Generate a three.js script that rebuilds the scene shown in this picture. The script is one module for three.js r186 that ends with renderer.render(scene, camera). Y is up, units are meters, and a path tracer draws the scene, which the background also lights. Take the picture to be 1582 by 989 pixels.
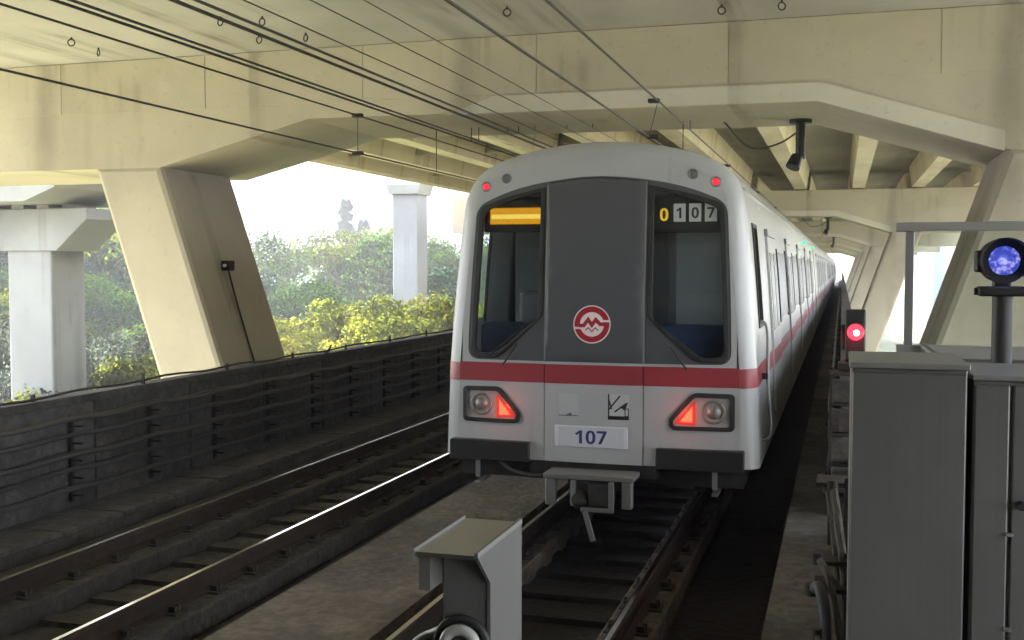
import * as THREE from 'three';
import { mergeGeometries, mergeVertices, toCreasedNormals } from 'three/addons/utils/BufferGeometryUtils.js';
import { TessellateModifier } from 'three/addons/modifiers/TessellateModifier.js';
import { RoundedBoxGeometry } from 'three/addons/geometries/RoundedBoxGeometry.js';

// ---------------------------------------------------------------- camera, sky, sun, exposure
const scene = new THREE.Scene();
const camera = new THREE.PerspectiveCamera(32.7, 1582 / 989, 0.1, 3000);
camera.position.set(0, 2.56, 0);
camera.rotation.order = 'YXZ';
camera.rotation.set(-2.79 * Math.PI / 180, 16.81 * Math.PI / 180, 0);
scene.add(camera);
const renderer = new THREE.WebGLRenderer({ antialias: true });
renderer.setSize(1024, 640);
renderer.toneMapping = THREE.LinearToneMapping;
renderer.toneMappingExposure = 8;
renderer.shadowMap.enabled = true;
const sunDir = new THREE.Vector3(-0.62, 0.8, -0.1).normalize();
{ // hazy white summer sky, a little brighter round the sun and towards the horizon
  const W = 512, H = 256, d = new Float32Array(W * H * 4), v = new THREE.Vector3();
  for (let j = 0; j < H; j++) for (let i = 0; i < W; i++) {
    const el = ((j + 0.5) / H - 0.5) * Math.PI, az = ((i + 0.5) / W - 0.5) * 2 * Math.PI; v.set(Math.cos(el) * Math.cos(az), Math.sin(el), Math.cos(el) * Math.sin(az));
    const h = Math.pow(1 - Math.max(0, Math.sin(el)), 2.2), c = Math.max(0, v.dot(sunDir)), g = 0.25 * Math.pow(c, 3) + 0.6 * Math.pow(c, 24), k = (j * W + i) * 4;
    d[k] = 0.62 + 0.34 * h + g; d[k + 1] = 0.72 + 0.25 * h + g * 0.96; d[k + 2] = 0.9 + 0.1 * h + g * 0.88; d[k + 3] = 1;
  }
  const t = new THREE.DataTexture(d, W, H, THREE.RGBAFormat, THREE.FloatType); t.mapping = THREE.EquirectangularReflectionMapping; t.magFilter = THREE.LinearFilter; t.needsUpdate = true;
  scene.background = t; scene.environment = t; scene.backgroundIntensity = 1.0; scene.environmentIntensity = 1.0;
}
const sun = new THREE.DirectionalLight(new THREE.Color(1, 0.93, 0.8), 5);
sun.position.copy(sunDir).multiplyScalar(150); sun.castShadow = true; sun.shadow.radius = 2;
Object.assign(sun.shadow.camera, { left: -120, right: 120, top: 120, bottom: -120, near: 1, far: 500 });
sun.shadow.mapSize.set(2048, 2048); scene.add(sun); scene.add(sun.target);
scene.fog = new THREE.FogExp2(0xeef2f8, 0.0027);

// ---------------------------------------------------------------- helpers
let seed = 7;
function rnd() { seed = (seed * 1664525 + 1013904223) >>> 0; return seed / 4294967296; }
const rr = (a, b) => a + (b - a) * rnd();
const used = {};
function numbered(n) { used[n] = (used[n] ?? -1) + 1; return used[n] ? n + '_' + String(used[n]).padStart(3, '0') : n; }
function thing(name, label, category, base = [0, 0, 0], group, kind) {
  const g = new THREE.Group(); g.name = numbered(name); g.position.set(...base); scene.add(g);
  g.userData = { label }; if (category) g.userData.category = category;
  if (group) g.userData.group = group; if (kind) g.userData.kind = kind;
  return g;
}
function boxUV(geo) {                                   // uv in metres, projected along each face's main axis
  const g = geo.index ? geo.toNonIndexed() : geo, p = g.attributes.position, uv = new Float32Array(p.count * 2);
  const a = new THREE.Vector3(), b = new THREE.Vector3(), c = new THREE.Vector3();
  for (let i = 0; i < p.count; i += 3) {
    a.fromBufferAttribute(p, i); b.fromBufferAttribute(p, i + 1); c.fromBufferAttribute(p, i + 2);
    const n = b.clone().sub(a).cross(c.clone().sub(a)), ax = Math.abs(n.x), ay = Math.abs(n.y), az = Math.abs(n.z);
    for (let k = 0; k < 3; k++) {
      const x = p.getX(i + k), y = p.getY(i + k), z = p.getZ(i + k), j = (i + k) * 2;
      if (ax >= ay && ax >= az) { uv[j] = z; uv[j + 1] = y; } else if (ay >= az) { uv[j] = x; uv[j + 1] = z; } else { uv[j] = x; uv[j + 1] = y; }
    }
  }
  g.setAttribute('uv', new THREE.BufferAttribute(uv, 2)); return g;
}
function wire2(m) { m.castShadow = true; m.receiveShadow = true; return m; }
function part(name, geo, m, parent, label) {            // geo in world coordinates; parent a group that is not turned
  let x = 0, y = 0, z = 0;
  for (let o = parent; o && o !== scene; o = o.parent) { x += o.position.x; y += o.position.y; z += o.position.z; }
  const g = Array.isArray(geo) ? merged(geo) : geo; g.translate(-x, -y, -z);
  const mesh = wire2(new THREE.Mesh(g, m)); mesh.name = name; parent.add(mesh);
  if (label) mesh.userData.label = label; return mesh;
}
function piece(name, geo, m, parent, x, y, z, ry = 0) { // shared geometry, placed by position relative to the parent
  const mesh = wire2(new THREE.Mesh(geo, m)); mesh.name = name; mesh.position.set(x, y, z); mesh.rotation.y = ry; parent.add(mesh); return mesh;
}
function merged(list) { return mergeGeometries(list.map((g) => { const q = g.index ? g.toNonIndexed() : g; for (const k of Object.keys(q.attributes)) if (!['position', 'normal', 'uv'].includes(k)) q.deleteAttribute(k); return q; })); }
function box(x0, x1, y0, y1, z0, z1) { const g = new THREE.BoxGeometry(x1 - x0, y1 - y0, z1 - z0); g.translate((x0 + x1) / 2, (y0 + y1) / 2, (z0 + z1) / 2); return boxUV(g); }
function rbox(x0, x1, y0, y1, z0, z1, r = 0.01, s = 2) { const g = new RoundedBoxGeometry(x1 - x0, y1 - y0, z1 - z0, s, r); g.translate((x0 + x1) / 2, (y0 + y1) / 2, (z0 + z1) / 2); return boxUV(g); }
function cyl(p0, p1, r0, r1 = r0, n = 14) {
  const a = new THREE.Vector3(...p0), b = new THREE.Vector3(...p1), d = b.clone().sub(a), g = new THREE.CylinderGeometry(r1, r0, d.length(), n);
  g.applyQuaternion(new THREE.Quaternion().setFromUnitVectors(new THREE.Vector3(0, 1, 0), d.normalize())); g.translate((a.x + b.x) / 2, (a.y + b.y) / 2, (a.z + b.z) / 2); return g;
}
function tube(pts, r, n = 40, k = 6) { return new THREE.TubeGeometry(new THREE.CatmullRomCurve3(pts.map((p) => new THREE.Vector3(...p))), n, r, k); }
function extrudeZ(pts, z0, z1, bevel = 0) {             // polygon in x,y pulled from z0 to z1 (z1 > z0)
  const s = new THREE.Shape(pts.map((p) => new THREE.Vector2(...p)));
  const g = new THREE.ExtrudeGeometry(s, { depth: z1 - z0 - 2 * bevel, bevelEnabled: bevel > 0, bevelThickness: bevel, bevelSize: bevel, bevelOffset: -bevel, bevelSegments: 2 });
  g.translate(0, 0, z0 + bevel); return boxUV(g);
}
// ---------------------------------------------------------------- textures: tileable value noise
function lattice(n) { const a = new Float32Array(n * n); for (let i = 0; i < a.length; i++) a[i] = rnd(); return a; }
function noiseLayer(nx, ny) {
  const n = Math.max(nx, ny), L = lattice(n);
  return (u, v) => {
    const x = u * nx, y = v * ny, xi = Math.floor(x), yi = Math.floor(y), fx = x - xi, fy = y - yi, sx = fx * fx * (3 - 2 * fx), sy = fy * fy * (3 - 2 * fy);
    const i0 = ((xi % nx) + nx) % nx, i1 = (i0 + 1) % nx, j0 = ((yi % ny) + ny) % ny, j1 = (j0 + 1) % ny;
    const a = L[j0 * n + i0], b = L[j0 * n + i1], c = L[j1 * n + i0], d = L[j1 * n + i1];
    return (a + (b - a) * sx) * (1 - sy) + (c + (d - c) * sx) * sy;
  };
}
function fbm(nx, ny, oct) { const l = []; for (let o = 0; o < oct; o++) l.push(noiseLayer(nx << o, ny << o)); return (u, v) => { let s = 0, a = 0.5, t = 0; for (const f of l) { s += a * f(u, v); t += a; a *= 0.55; } return s / t; }; }
function makeTex(size, metres, fn, srgb = true) {
  const d = new Uint8Array(size * size * 4);
  for (let j = 0; j < size; j++) for (let i = 0; i < size; i++) {
    const c = fn((i + 0.5) / size, (j + 0.5) / size), k = (j * size + i) * 4;
    for (let q = 0; q < 3; q++) d[k + q] = Math.max(0, Math.min(255, Math.round(255 * (Array.isArray(c) ? c[q] : c)))); d[k + 3] = 255;
  }
  const t = new THREE.DataTexture(d, size, size); t.wrapS = t.wrapT = THREE.RepeatWrapping; t.magFilter = THREE.LinearFilter; t.minFilter = THREE.LinearMipmapLinearFilter; t.generateMipmaps = true;
  t.repeat.set(1 / metres, 1 / metres); if (srgb) t.colorSpace = THREE.SRGBColorSpace; t.needsUpdate = true; return t;
}
const sat = (x) => Math.max(0, Math.min(1, x));
const cA = fbm(3, 3, 6), cB = fbm(40, 1, 3), cC = fbm(6, 6, 4), cD = fbm(100, 100, 2), cE = fbm(14, 1, 2);
const concreteTex = makeTex(1024, 7, (u, v) => {
  const cloud = cA(u, v) - 0.5, st = sat((cB(u, v) - 0.6) * 3) * sat((cC(u, v) - 0.42) * 3), st2 = sat((cE(u + 0.3, v) - 0.6) * 2.5) * sat((cA(v, u) - 0.4) * 3), pin = cD(u, v) > 0.8 ? 0.08 : 0;
  const k = 0.94 + cloud * 0.3 - st * 0.26 - st2 * 0.2 - pin * 0.4;
  return [k, k * (0.992 - st * 0.02), k * (0.975 - st * 0.05)];
});
const concreteBump = makeTex(512, 7, (u, v) => 0.5 + (cC(u, v) - 0.5) * 0.6 + (cD(u, v) - 0.5) * 0.5, false);
const gA = fbm(5, 5, 6), gB = fbm(60, 60, 3), gC = fbm(3, 3, 4);
const grimeTex = makeTex(1024, 4, (u, v) => {
  const a = gA(u, v), b = gB(u, v), rust = sat((gC(u, v) - 0.5) * 4), k = 0.62 + (a - 0.5) * 0.45 + (b - 0.5) * 0.25;
  return [k * (1 + 0.03 * rust), k * 0.99, k * (0.98 - 0.05 * rust)];
});
const grimeBump = makeTex(1024, 4, (u, v) => sat(0.5 + (gA(u, v) - 0.5) * 0.7 + (gB(u, v) - 0.5) * 0.9), false);
const mA = fbm(2, 2, 4), mB = fbm(200, 2, 2);
const brushedTex = makeTex(512, 0.8, (u, v) => 0.86 + (mA(u, v) - 0.5) * 0.14 + (mB(u, v) - 0.5) * 0.03);
const brushedRough = makeTex(512, 0.8, (u, v) => 0.8 + (mA(v, u) - 0.5) * 0.3 + (mB(u, v) - 0.5) * 0.06, false);
const pA = fbm(4, 4, 5), pB = fbm(50, 2, 3);
const paintTex = makeTex(512, 3, (u, v) => { const d = sat((pB(u, v) - 0.58) * 3) * sat((pA(u, v) - 0.45) * 3); const k = 0.96 + (pA(v, u) - 0.5) * 0.08 - d * 0.12; return [k, k * (1 - 0.01 * d), k * (1 - 0.04 * d)]; });
const eA = fbm(8, 8, 5), eB = fbm(3, 3, 3);
const groundTex = makeTex(512, 30, (u, v) => { const a = eA(u, v), b = eB(u, v); return [0.76 + (a - 0.5) * 0.5 + (b - 0.5) * 0.4, 0.76 + (a - 0.5) * 0.4, 0.68 + (a - 0.5) * 0.4 + (b - 0.5) * 0.3]; });

function mat(r, g, b, o = {}) { const m = new (o.transmission !== undefined || o.clearcoat !== undefined ? THREE.MeshPhysicalMaterial : THREE.MeshStandardMaterial)({ roughness: 0.8, metalness: 0, ...o }); m.color.setRGB(r, g, b); return m; }
const con = { map: concreteTex, bumpMap: concreteBump, bumpScale: 0.004, roughness: 0.9 };
const gri = { map: grimeTex, bumpMap: grimeBump, bumpScale: 0.02, roughness: 0.92 };
const M = {
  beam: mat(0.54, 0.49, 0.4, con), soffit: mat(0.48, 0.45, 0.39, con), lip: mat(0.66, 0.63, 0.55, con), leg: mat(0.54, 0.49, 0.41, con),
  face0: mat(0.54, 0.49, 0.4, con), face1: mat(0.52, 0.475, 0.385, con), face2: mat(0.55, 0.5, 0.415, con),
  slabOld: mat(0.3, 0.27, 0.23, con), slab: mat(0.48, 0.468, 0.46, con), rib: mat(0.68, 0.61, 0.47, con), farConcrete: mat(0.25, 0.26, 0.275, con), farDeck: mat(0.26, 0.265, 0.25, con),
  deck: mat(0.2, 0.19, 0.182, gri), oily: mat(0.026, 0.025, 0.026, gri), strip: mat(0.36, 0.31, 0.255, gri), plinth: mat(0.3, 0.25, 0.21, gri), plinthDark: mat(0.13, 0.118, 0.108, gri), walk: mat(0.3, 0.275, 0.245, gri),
  wall: mat(0.27, 0.272, 0.28, gri), wallBrown: mat(0.2, 0.165, 0.15, gri), platform: mat(0.24, 0.235, 0.225, con),
  railSide: mat(0.1, 0.065, 0.045, { roughness: 0.85, metalness: 0.2, map: grimeTex }), railTop: mat(0.62, 0.6, 0.57, { roughness: 0.16, metalness: 1 }),
  iron: mat(0.13, 0.12, 0.11, { roughness: 0.7, metalness: 0.4, map: grimeTex }), cable: mat(0.07, 0.07, 0.074, { roughness: 0.55 }), copper: mat(0.05, 0.048, 0.046, { roughness: 0.5, metalness: 0.3 }),
  steel: mat(0.33, 0.322, 0.313, { metalness: 0.68, roughness: 0.5, map: brushedTex, roughnessMap: brushedRough }), steelDark: mat(0.3, 0.29, 0.28, { metalness: 0.5, roughness: 0.5, map: brushedTex }),
  steelTop: mat(0.55, 0.54, 0.53, { metalness: 0.9, roughness: 0.33, map: brushedTex }), steelPost: mat(0.2, 0.197, 0.193, { metalness: 0.15, roughness: 0.42, map: brushedTex }), galv: mat(0.4, 0.4, 0.39, { metalness: 0.6, roughness: 0.5, map: brushedTex }), frameMetal: mat(0.36, 0.35, 0.33, { metalness: 0.25, roughness: 0.45 }),
  white: mat(0.5, 0.51, 0.525, { clearcoat: 0.6, clearcoatRoughness: 0.15, roughness: 0.42, map: paintTex }),
  red: mat(0.36, 0.045, 0.06, { clearcoat: 0.6, clearcoatRoughness: 0.15, roughness: 0.42, map: paintTex }),
  mask: mat(0.085, 0.088, 0.098, { clearcoat: 0.5, clearcoatRoughness: 0.2, roughness: 0.45 }), rubber: mat(0.02, 0.02, 0.02, { roughness: 0.6 }),
  under: mat(0.06, 0.057, 0.054, { roughness: 0.85, map: grimeTex }), roof: mat(0.5, 0.5, 0.5, { roughness: 0.6, map: paintTex }),
  paneDark: mat(0.05, 0.055, 0.06, { roughness: 0.22 }), glass: mat(0.92, 0.95, 0.96, { transmission: 1, roughness: 0.02, thickness: 0, ior: 1.5 }), clearGlass: mat(0.9, 0.93, 0.92, { transmission: 1, roughness: 0.03, thickness: 0, ior: 1.5 }),
  cabGrey: mat(0.62, 0.65, 0.66), cabDark: mat(0.16, 0.16, 0.17), blueSeat: mat(0.06, 0.1, 0.22, { roughness: 0.7 }), notice: mat(0.6, 0.62, 0.6),
  lensClear: mat(0.42, 0.42, 0.4, { roughness: 0.25 }), plate: mat(0.68, 0.7, 0.74, { roughness: 0.5 }), black: mat(0.018, 0.018, 0.018, { roughness: 0.5 }),
  pole: mat(0.05, 0.05, 0.052, { roughness: 0.55, map: brushedTex }), signBoard: mat(0.02, 0.02, 0.02), bark: mat(0.12, 0.09, 0.065, { map: grimeTex }),
};
function glow(r, g, b, k) { const m = new THREE.MeshStandardMaterial({ roughness: 0.4 }); m.color.setRGB(r * 0.5, g * 0.5, b * 0.5); m.emissive.setRGB(r, g, b); m.emissiveIntensity = k; return m; }
function pointLamp(r, g, b, k, parent, x, y, z) { const l = new THREE.PointLight(new THREE.Color(r, g, b), k); l.position.set(x, y, z); l.castShadow = true; parent.add(l); return l; }

// ---------------------------------------------------------------- large structure: ground
const GY = -9;
{ const g = new THREE.PlaneGeometry(1600, 1600, 1, 1); g.rotateX(-Math.PI / 2); g.translate(0, GY, -300);
  const o = wire2(new THREE.Mesh(boxUV(g), mat(0.52, 0.47, 0.38, { map: groundTex, roughness: 1 }))); o.name = 'ground'; o.userData = { kind: 'structure', label: 'grassy ground below the viaduct' }; scene.add(o); }

// portal piers and the road deck they carry. CX is the middle between the two tracks
const CX = -4.03, BENT = [-18, 14.5, 47, 79.5, 112, 144.5, 177], BT = 2.6;
const ordinal = ['unseen behind the platform', 'nearest, just above the train cab', 'second from the platform, over the train', 'third from the platform', 'fourth from the platform', 'fifth from the platform', 'farthest down the line'];
BENT.forEach((D, i) => {
  const z1 = -D, z0 = -D - BT;
  const t = thing('portal_pier', 'pale concrete portal with slanting legs and haunched crossbeam, ' + ordinal[i], 'pier', [CX, GY, z1 - 1.3], 'portal piers along the line');
  const X = (v) => CX + v;
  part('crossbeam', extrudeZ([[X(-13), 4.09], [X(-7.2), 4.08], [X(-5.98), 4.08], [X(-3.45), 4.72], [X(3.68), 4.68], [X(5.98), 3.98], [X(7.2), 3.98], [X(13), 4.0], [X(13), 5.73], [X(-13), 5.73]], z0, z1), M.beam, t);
  part('edge_strip', extrudeZ([[X(-1.3), 4.69], [X(3.70), 4.665], [X(5.9), 3.97], [X(5.9), 4.21], [X(3.75), 4.895], [X(-0.6), 4.915]], z1 - 0.05, z1 + 0.035), M.lip, t, 'paler strip along the lower edge of the beam');
  if (i === 1 || i === 2) for (let k = 0; k < 10; k++) { const a = X(-12.9 + k * 2.58); part('face_panel', rbox(a + 0.006, a + 2.574, 4.94, 5.722, z1 - 0.02, z1 + 0.008 + (k * 7 % 3) * 0.002, 0.004, 1), M['face' + (k * 5 % 3)], t); }
  for (const s of [-1, 1]) {
    const yTop = s < 0 ? 4.11 : 4.02, at = (y) => 4.97 + (y - 1.1) * 0.335;
    const p = [[X(s * at(yTop)), yTop], [X(s * (at(yTop) + 1.18)), yTop], [X(s * (at(GY - 0.5) + 1.18)), GY - 0.5], [X(s * at(GY - 0.5)), GY - 0.5]];
    part('leg', extrudeZ(s > 0 ? p.slice().reverse() : p, z1 - 2.05, z1 - 0.003, 0.09), M.leg, t);
  }
});
for (let i = 0; i + 1 < BENT.length; i++) {
  const za = -BENT[i] - BT, zb = -BENT[i + 1], first = i === 0;
  const t = thing('road_deck', first ? 'smooth flat grey soffit of the elevated road above the platform end' : 'ribbed underside of the elevated road, span ' + ['', 'just beyond the nearest crossbeam', 'second beyond the nearest crossbeam', 'third beyond the nearest crossbeam', 'fourth beyond the nearest crossbeam', 'last and farthest'][i], 'road deck', [CX, 5.73, (za + zb) / 2], 'elevated road spans');
  const x0 = CX - 11.9, x1 = CX + 11.9, ys = first ? 5.735 : 6.55, zA = za + BT - 0.004, zB = zb - 0.004;
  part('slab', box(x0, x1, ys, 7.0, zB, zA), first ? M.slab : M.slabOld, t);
  for (const s of [-1, 1]) part('edge_parapet', box(s < 0 ? x0 : x1 - 0.25, s < 0 ? x0 + 0.25 : x1, 7.003, 8.0, zB, zA), M.lip, t);
  if (!first) {
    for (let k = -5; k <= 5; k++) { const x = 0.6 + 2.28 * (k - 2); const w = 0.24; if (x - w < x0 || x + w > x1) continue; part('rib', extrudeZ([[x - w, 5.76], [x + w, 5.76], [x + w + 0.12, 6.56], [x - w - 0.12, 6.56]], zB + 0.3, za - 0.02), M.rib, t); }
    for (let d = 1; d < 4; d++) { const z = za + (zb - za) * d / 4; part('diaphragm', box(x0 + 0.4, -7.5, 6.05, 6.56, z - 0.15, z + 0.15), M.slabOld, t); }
  }
}
// track deck of the metro viaduct
const deck = thing('track_deck', 'dark grimy concrete deck that carries both tracks', null, [-4, -0.4, -90], null, 'structure');
part('slab', box(-8.75, 0.55, -0.95, -0.4, -230, 40), M.deck, deck);
part('centre_strip', box(-4.5, -3.32, -0.395, -0.2, -230, 40), M.strip, deck, 'brown dusty raised strip between the tracks');
part('cable_trough', box(-8.55, -7.75, -0.395, -0.27, -230, 40), M.deck, deck);
const RX = [-6.563, -5.137, -2.9425, -1.5075];
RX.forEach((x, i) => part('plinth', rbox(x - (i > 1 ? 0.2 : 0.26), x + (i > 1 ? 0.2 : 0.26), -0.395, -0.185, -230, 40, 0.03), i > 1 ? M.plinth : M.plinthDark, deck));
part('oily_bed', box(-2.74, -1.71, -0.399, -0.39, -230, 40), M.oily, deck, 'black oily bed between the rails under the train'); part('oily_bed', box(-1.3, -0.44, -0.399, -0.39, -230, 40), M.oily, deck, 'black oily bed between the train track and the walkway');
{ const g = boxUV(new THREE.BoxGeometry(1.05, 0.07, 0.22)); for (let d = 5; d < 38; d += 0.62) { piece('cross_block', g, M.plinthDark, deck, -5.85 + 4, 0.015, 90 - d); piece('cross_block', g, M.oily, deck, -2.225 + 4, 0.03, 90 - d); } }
{ const lid = boxUV(new THREE.BoxGeometry(0.72, 0.045, 0.96)); for (let d = 3; d < 60; d += 1) piece('trough_cover', lid, M.wall, deck, -8.15 + 4, 0.155 + rr(-0.004, 0.004), 90 - d, rr(-0.008, 0.008)); }
const walkway = thing('walkway', 'brown concrete walkway strip beside the train', null, [-0.2, 0.35, -60], null, 'structure');
part('walkway_slab', box(-0.43, 0.5, -0.395, 0.35, -200, -4.15), M.walk, walkway);
const platform = thing('platform', 'station platform the view is taken from', null, [3, 1.05, 10], null, 'structure');
part('platform_slab', box(-0.6, 7, -0.9, 1.05, -4.1, 45), M.platform, platform);
part('platform_end', box(0.07, 7, 0.36, 1.045, -9.2, -4.105), M.platform, platform);

// the station behind the viewpoint: it shuts off the sky from behind, over both tracks
{ const t = thing('station_hall', 'concrete station hall over both tracks behind the platform end', 'building', [CX, GY, 40]);
  part('side_wall', box(-11.4, -11.1, GY, 5.73, -2, 75), M.platform, t); part('side_wall', box(7.1, 7.4, GY, 5.73, 6, 75), M.platform, t); part('roof', box(-11.4, 7.4, 5.4, 5.72, 5, 75), M.slab, t); part('end_wall', box(-11.1, 7.1, GY, 5.4, 74.7, 75), M.platform, t); part('far_platform', box(-11.1, -7.5, -0.9, 1.05, 2, 74), M.platform, t); }
// rails
['far rail of the left track, thin and dull', 'near rail of the left track with a bright glint', 'left rail under the train', 'right rail under the train'].forEach((l, i) => {
  const x = RX[i], t = thing('rail', 'steel running rail, ' + l, 'rail', [x, -0.185, -90], 'running rails');
  const prof = [[-0.072, -0.18], [0.072, -0.18], [0.072, -0.165], [0.012, -0.14], [0.012, -0.045], [0.034, -0.032], [0.034, -0.003], [-0.034, -0.003], [-0.034, -0.032], [-0.012, -0.045], [-0.012, -0.14], [-0.072, -0.165]].map(([a, b]) => [x + a, b]);
  part('web', extrudeZ(prof, -230, 40), M.railSide, t);
  part('running_surface', rbox(x - 0.02, x + 0.02, -0.0028, 0.004, -230, 40, 0.003), M.railTop, t, 'polished top of the rail');
  const clip = merged([boxUV(new THREE.BoxGeometry(0.34, 0.022, 0.17)), ...[-1, 1].flatMap((s) => [boxUV(new THREE.BoxGeometry(0.06, 0.05, 0.09).translate(s * 0.105, 0.03, 0)), new THREE.CylinderGeometry(0.016, 0.016, 0.07, 6).translate(s * 0.135, 0.035, 0)])]);
  const near = 300; let n = 0; const rest = [];
  for (let d = 3.2; d < 110; d += 0.6) { if (d < 60 && n++ < near) piece('fastener', clip, M.iron, t, 0, 0.006, 90 - d); else rest.push(clip.clone().translate(x, -0.179, -d)); }
  const r = part('far_fasteners', rest, M.iron, t); r.userData.kind = 'stuff';
});

{ const t = thing('junction_box', 'small grey box with conduit on the shaded face of the leaning left leg', 'box', [-9.45, 2.55, -15.4]);
  part('enclosure', rbox(-9.48, -9.33, 2.5, 2.66, -15.5, -15.33, 0.015), M.iron, t); part('conduit', tube([[-9.4, 2.51, -15.42], [-9.24, 1.95, -15.42], [-9.0, 1.2, -15.42], [-8.92, 0.95, -15.42]], 0.014, 20, 7), M.iron, t); part('lamp_cap', cyl([-9.4, 2.58, -15.335], [-9.4, 2.58, -15.29], 0.028, 0.028, 12), M.plate, t); }
// left parapet with cable brackets
const parapet = thing('parapet_wall', 'dark parapet wall with cable brackets beside the left track', 'wall', [-8.6, -0.4, -60]);
{ const pn = [0, 1, 2].map((k) => boxUV(new RoundedBoxGeometry(0.16, 1.36, 1.97, 1, 0.02).translate(0, 0, k * 0.7)).translate(0, 0, -k * 0.7));
  let k = 0; for (let d = -3; d < 140; d += 2) piece('panel', pn[k++ % 3], M.wall, parapet, -0.02 + rr(-0.008, 0.008), 0.685 + rr(-0.01, 0.01), 60 - d - 1);
  part('coping', box(-8.73, -8.51, 0.975, 1.06, -200, 40), M.wall, parapet);
  part('outer_fascia', box(-8.78, -8.705, -1.2, 0.97, -200, 40), M.farDeck, parapet);
  const br = merged([boxUV(new THREE.BoxGeometry(0.04, 1.0, 0.05)), ...[0, 1, 2, 3, 4].map((j) => boxUV(new THREE.BoxGeometry(0.15, 0.02, 0.045).translate(0.075, -0.42 + j * 0.2, 0)))]);
  for (let d = 3; d < 70; d += 1.5) piece('cable_bracket', br, M.iron, parapet, 0.115, 0.75, 60 - d);
  for (let d = 4; d < 70; d += 2) { const h = rr(0.06, 0.16); piece('top_post', boxUV(new THREE.BoxGeometry(0.035, h, 0.035)), M.iron, parapet, 0.02, 1.46 + h / 2, 60 - d, rr(0, 0.3)); }
}
const lvl = [['lowest', 0.01, 0.14], ['second lowest', 0.21, 0.1], ['middle', 0.41, 0.16], ['second highest', 0.61, 0.09], ['highest bracketed', 0.8, 0.13]];
lvl.forEach(([l, y, dx], j) => {
  const t = thing('wall_cable', l + ' black cable along the left parapet wall', 'cable', [-8.4, y, -40], 'cables on the left parapet');
  for (let q = 0; q < (j % 2 ? 2 : 3); q++) { const pts = []; for (let d = -4; d <= 140; d += 0.75) pts.push([-8.43 + dx * 0.5 + q * 0.055 + rr(-0.01, 0.01), y + 0.045 + (Math.round(d / 0.75) % 2 ? -0.03 : 0) + rr(-0.01, 0.01), -d]); part('cable', tube(pts, [0.022, 0.03, 0.018][(q + j) % 3], 380, 6), M.cable, t); }
});
{ const t = thing('wall_cable', 'loose looping cable lying along the top of the parapet wall', 'cable', [-8.6, 1.06, -40], 'cables on the left parapet');
  const pts = []; for (let d = 0; d <= 120; d += 0.9) pts.push([-8.6 + rr(-0.05, 0.05), 1.085 + rr(0, 0.05), -d]); part('cable', tube(pts, 0.016, 400, 5), M.cable, t);
  const lp = []; for (let a = 0; a <= 14; a++) lp.push([-8.6 + 0.02 * a / 14, 1.07 + 0.1 * (1 - Math.cos(a / 14 * Math.PI * 2)) / 2 * 1.2, -17.2 - 0.22 * Math.sin(a / 14 * Math.PI) - 0.03 * a / 14]); part('loop', tube(lp, 0.014, 30, 5), M.cable, t); }
part('cover', rbox(-8.42, -7.98, -0.235, -0.2, -14.35, -13.3, 0.01), M.strip, thing('cover_plate', 'pale flat cover plate on the trough beside the left track', 'plate', [-8.2, -0.235, -13.8]));

// right parapet beyond the walkway
const rparapet = thing('parapet_wall', 'dark brown low wall between the train and the red signal', 'wall', [0.1, 0.35, -60]);
{ const pn = boxUV(new RoundedBoxGeometry(0.18, 1.12, 1.97, 1, 0.02)); for (let d = 10; d < 120; d += 2) piece('panel', pn, M.wallBrown, rparapet, rr(-0.008, 0.008), 0.555, 60 - d - 1);
  part('coping', box(0, 0.22, 1.475, 1.53, -200, -10), M.wallBrown, rparapet);
  const br = merged([boxUV(new THREE.BoxGeometry(0.04, 0.9, 0.05)), ...[0, 1, 2, 3].map((j) => boxUV(new THREE.BoxGeometry(0.12, 0.02, 0.05).translate(-0.06, -0.4 + j * 0.24, 0)))]);
  for (let d = 11; d < 60; d += 1.5) piece('cable_bracket', br, M.iron, rparapet, -0.11, 0.6, 60 - d); }
for (let j = 0; j < 4; j++) { const t = thing('wall_cable', ['lowest', 'second', 'third', 'topmost'][j] + ' cable on the brown wall right of the train', 'cable', [-0.06, 0.58 + j * 0.24, -50], 'cables on the right wall');
  const pts = []; for (let d = 10; d <= 140; d += 0.75) pts.push([-0.08 + rr(-0.008, 0.008), 0.595 + j * 0.24 + (Math.round(d / 0.75) % 2 ? -0.03 : 0), -d]); part('cable', tube(pts, 0.026, 300, 6), M.cable, t); }

// ---------------------------------------------------------------- overhead wires
const wires = [
  ['contact wire over the left track, lowest at the left edge', -6.1, 4.05, 0.011, 1], ['carrier wire above the left contact wire', -6.1, 4.54, 0.011, 1],
  ['left one of the close pair of grey feeder wires', -5.52, 4.5, 0.013, 1], ['right one of the close pair of grey feeder wires', -5.4, 4.5, 0.012, 1],
  ['thick dark feeder wire left of the ceiling middle', -4.93, 4.6, 0.017, 1], ['thick dark feeder wire beside another one', -4.76, 4.6, 0.014, 1],
  ['thin wire right of the thick feeder wires', -4.5, 4.64, 0.007, 0], ['thin wire crossing the soffit above the left of the train', -4.0, 4.64, 0.006, 0], ['faint thin wire over the middle strip', -3.6, 4.64, 0.005, 0],
  ['contact wire over the train', -2.25, 4.13, 0.012, 1], ['carrier wire above the train contact wire', -2.15, 4.56, 0.012, 1],
];
wires.forEach(([l, x, y, r, h]) => {
  const t = thing('overhead_wire', 'overhead wire, ' + l, 'wire', [x, y, -60], 'overhead wires');
  part('wire', cyl([x, y, 12], [x, y, -185], r, r, 6), M.copper, t);
  if (h || y > 4.6) for (const D of BENT) if (D > 0) part('hanger', cyl([x, y, -D - 1.6], [x, 4.72, -D - 1.6], 0.007, 0.007, 6), M.iron, t);
});
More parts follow.
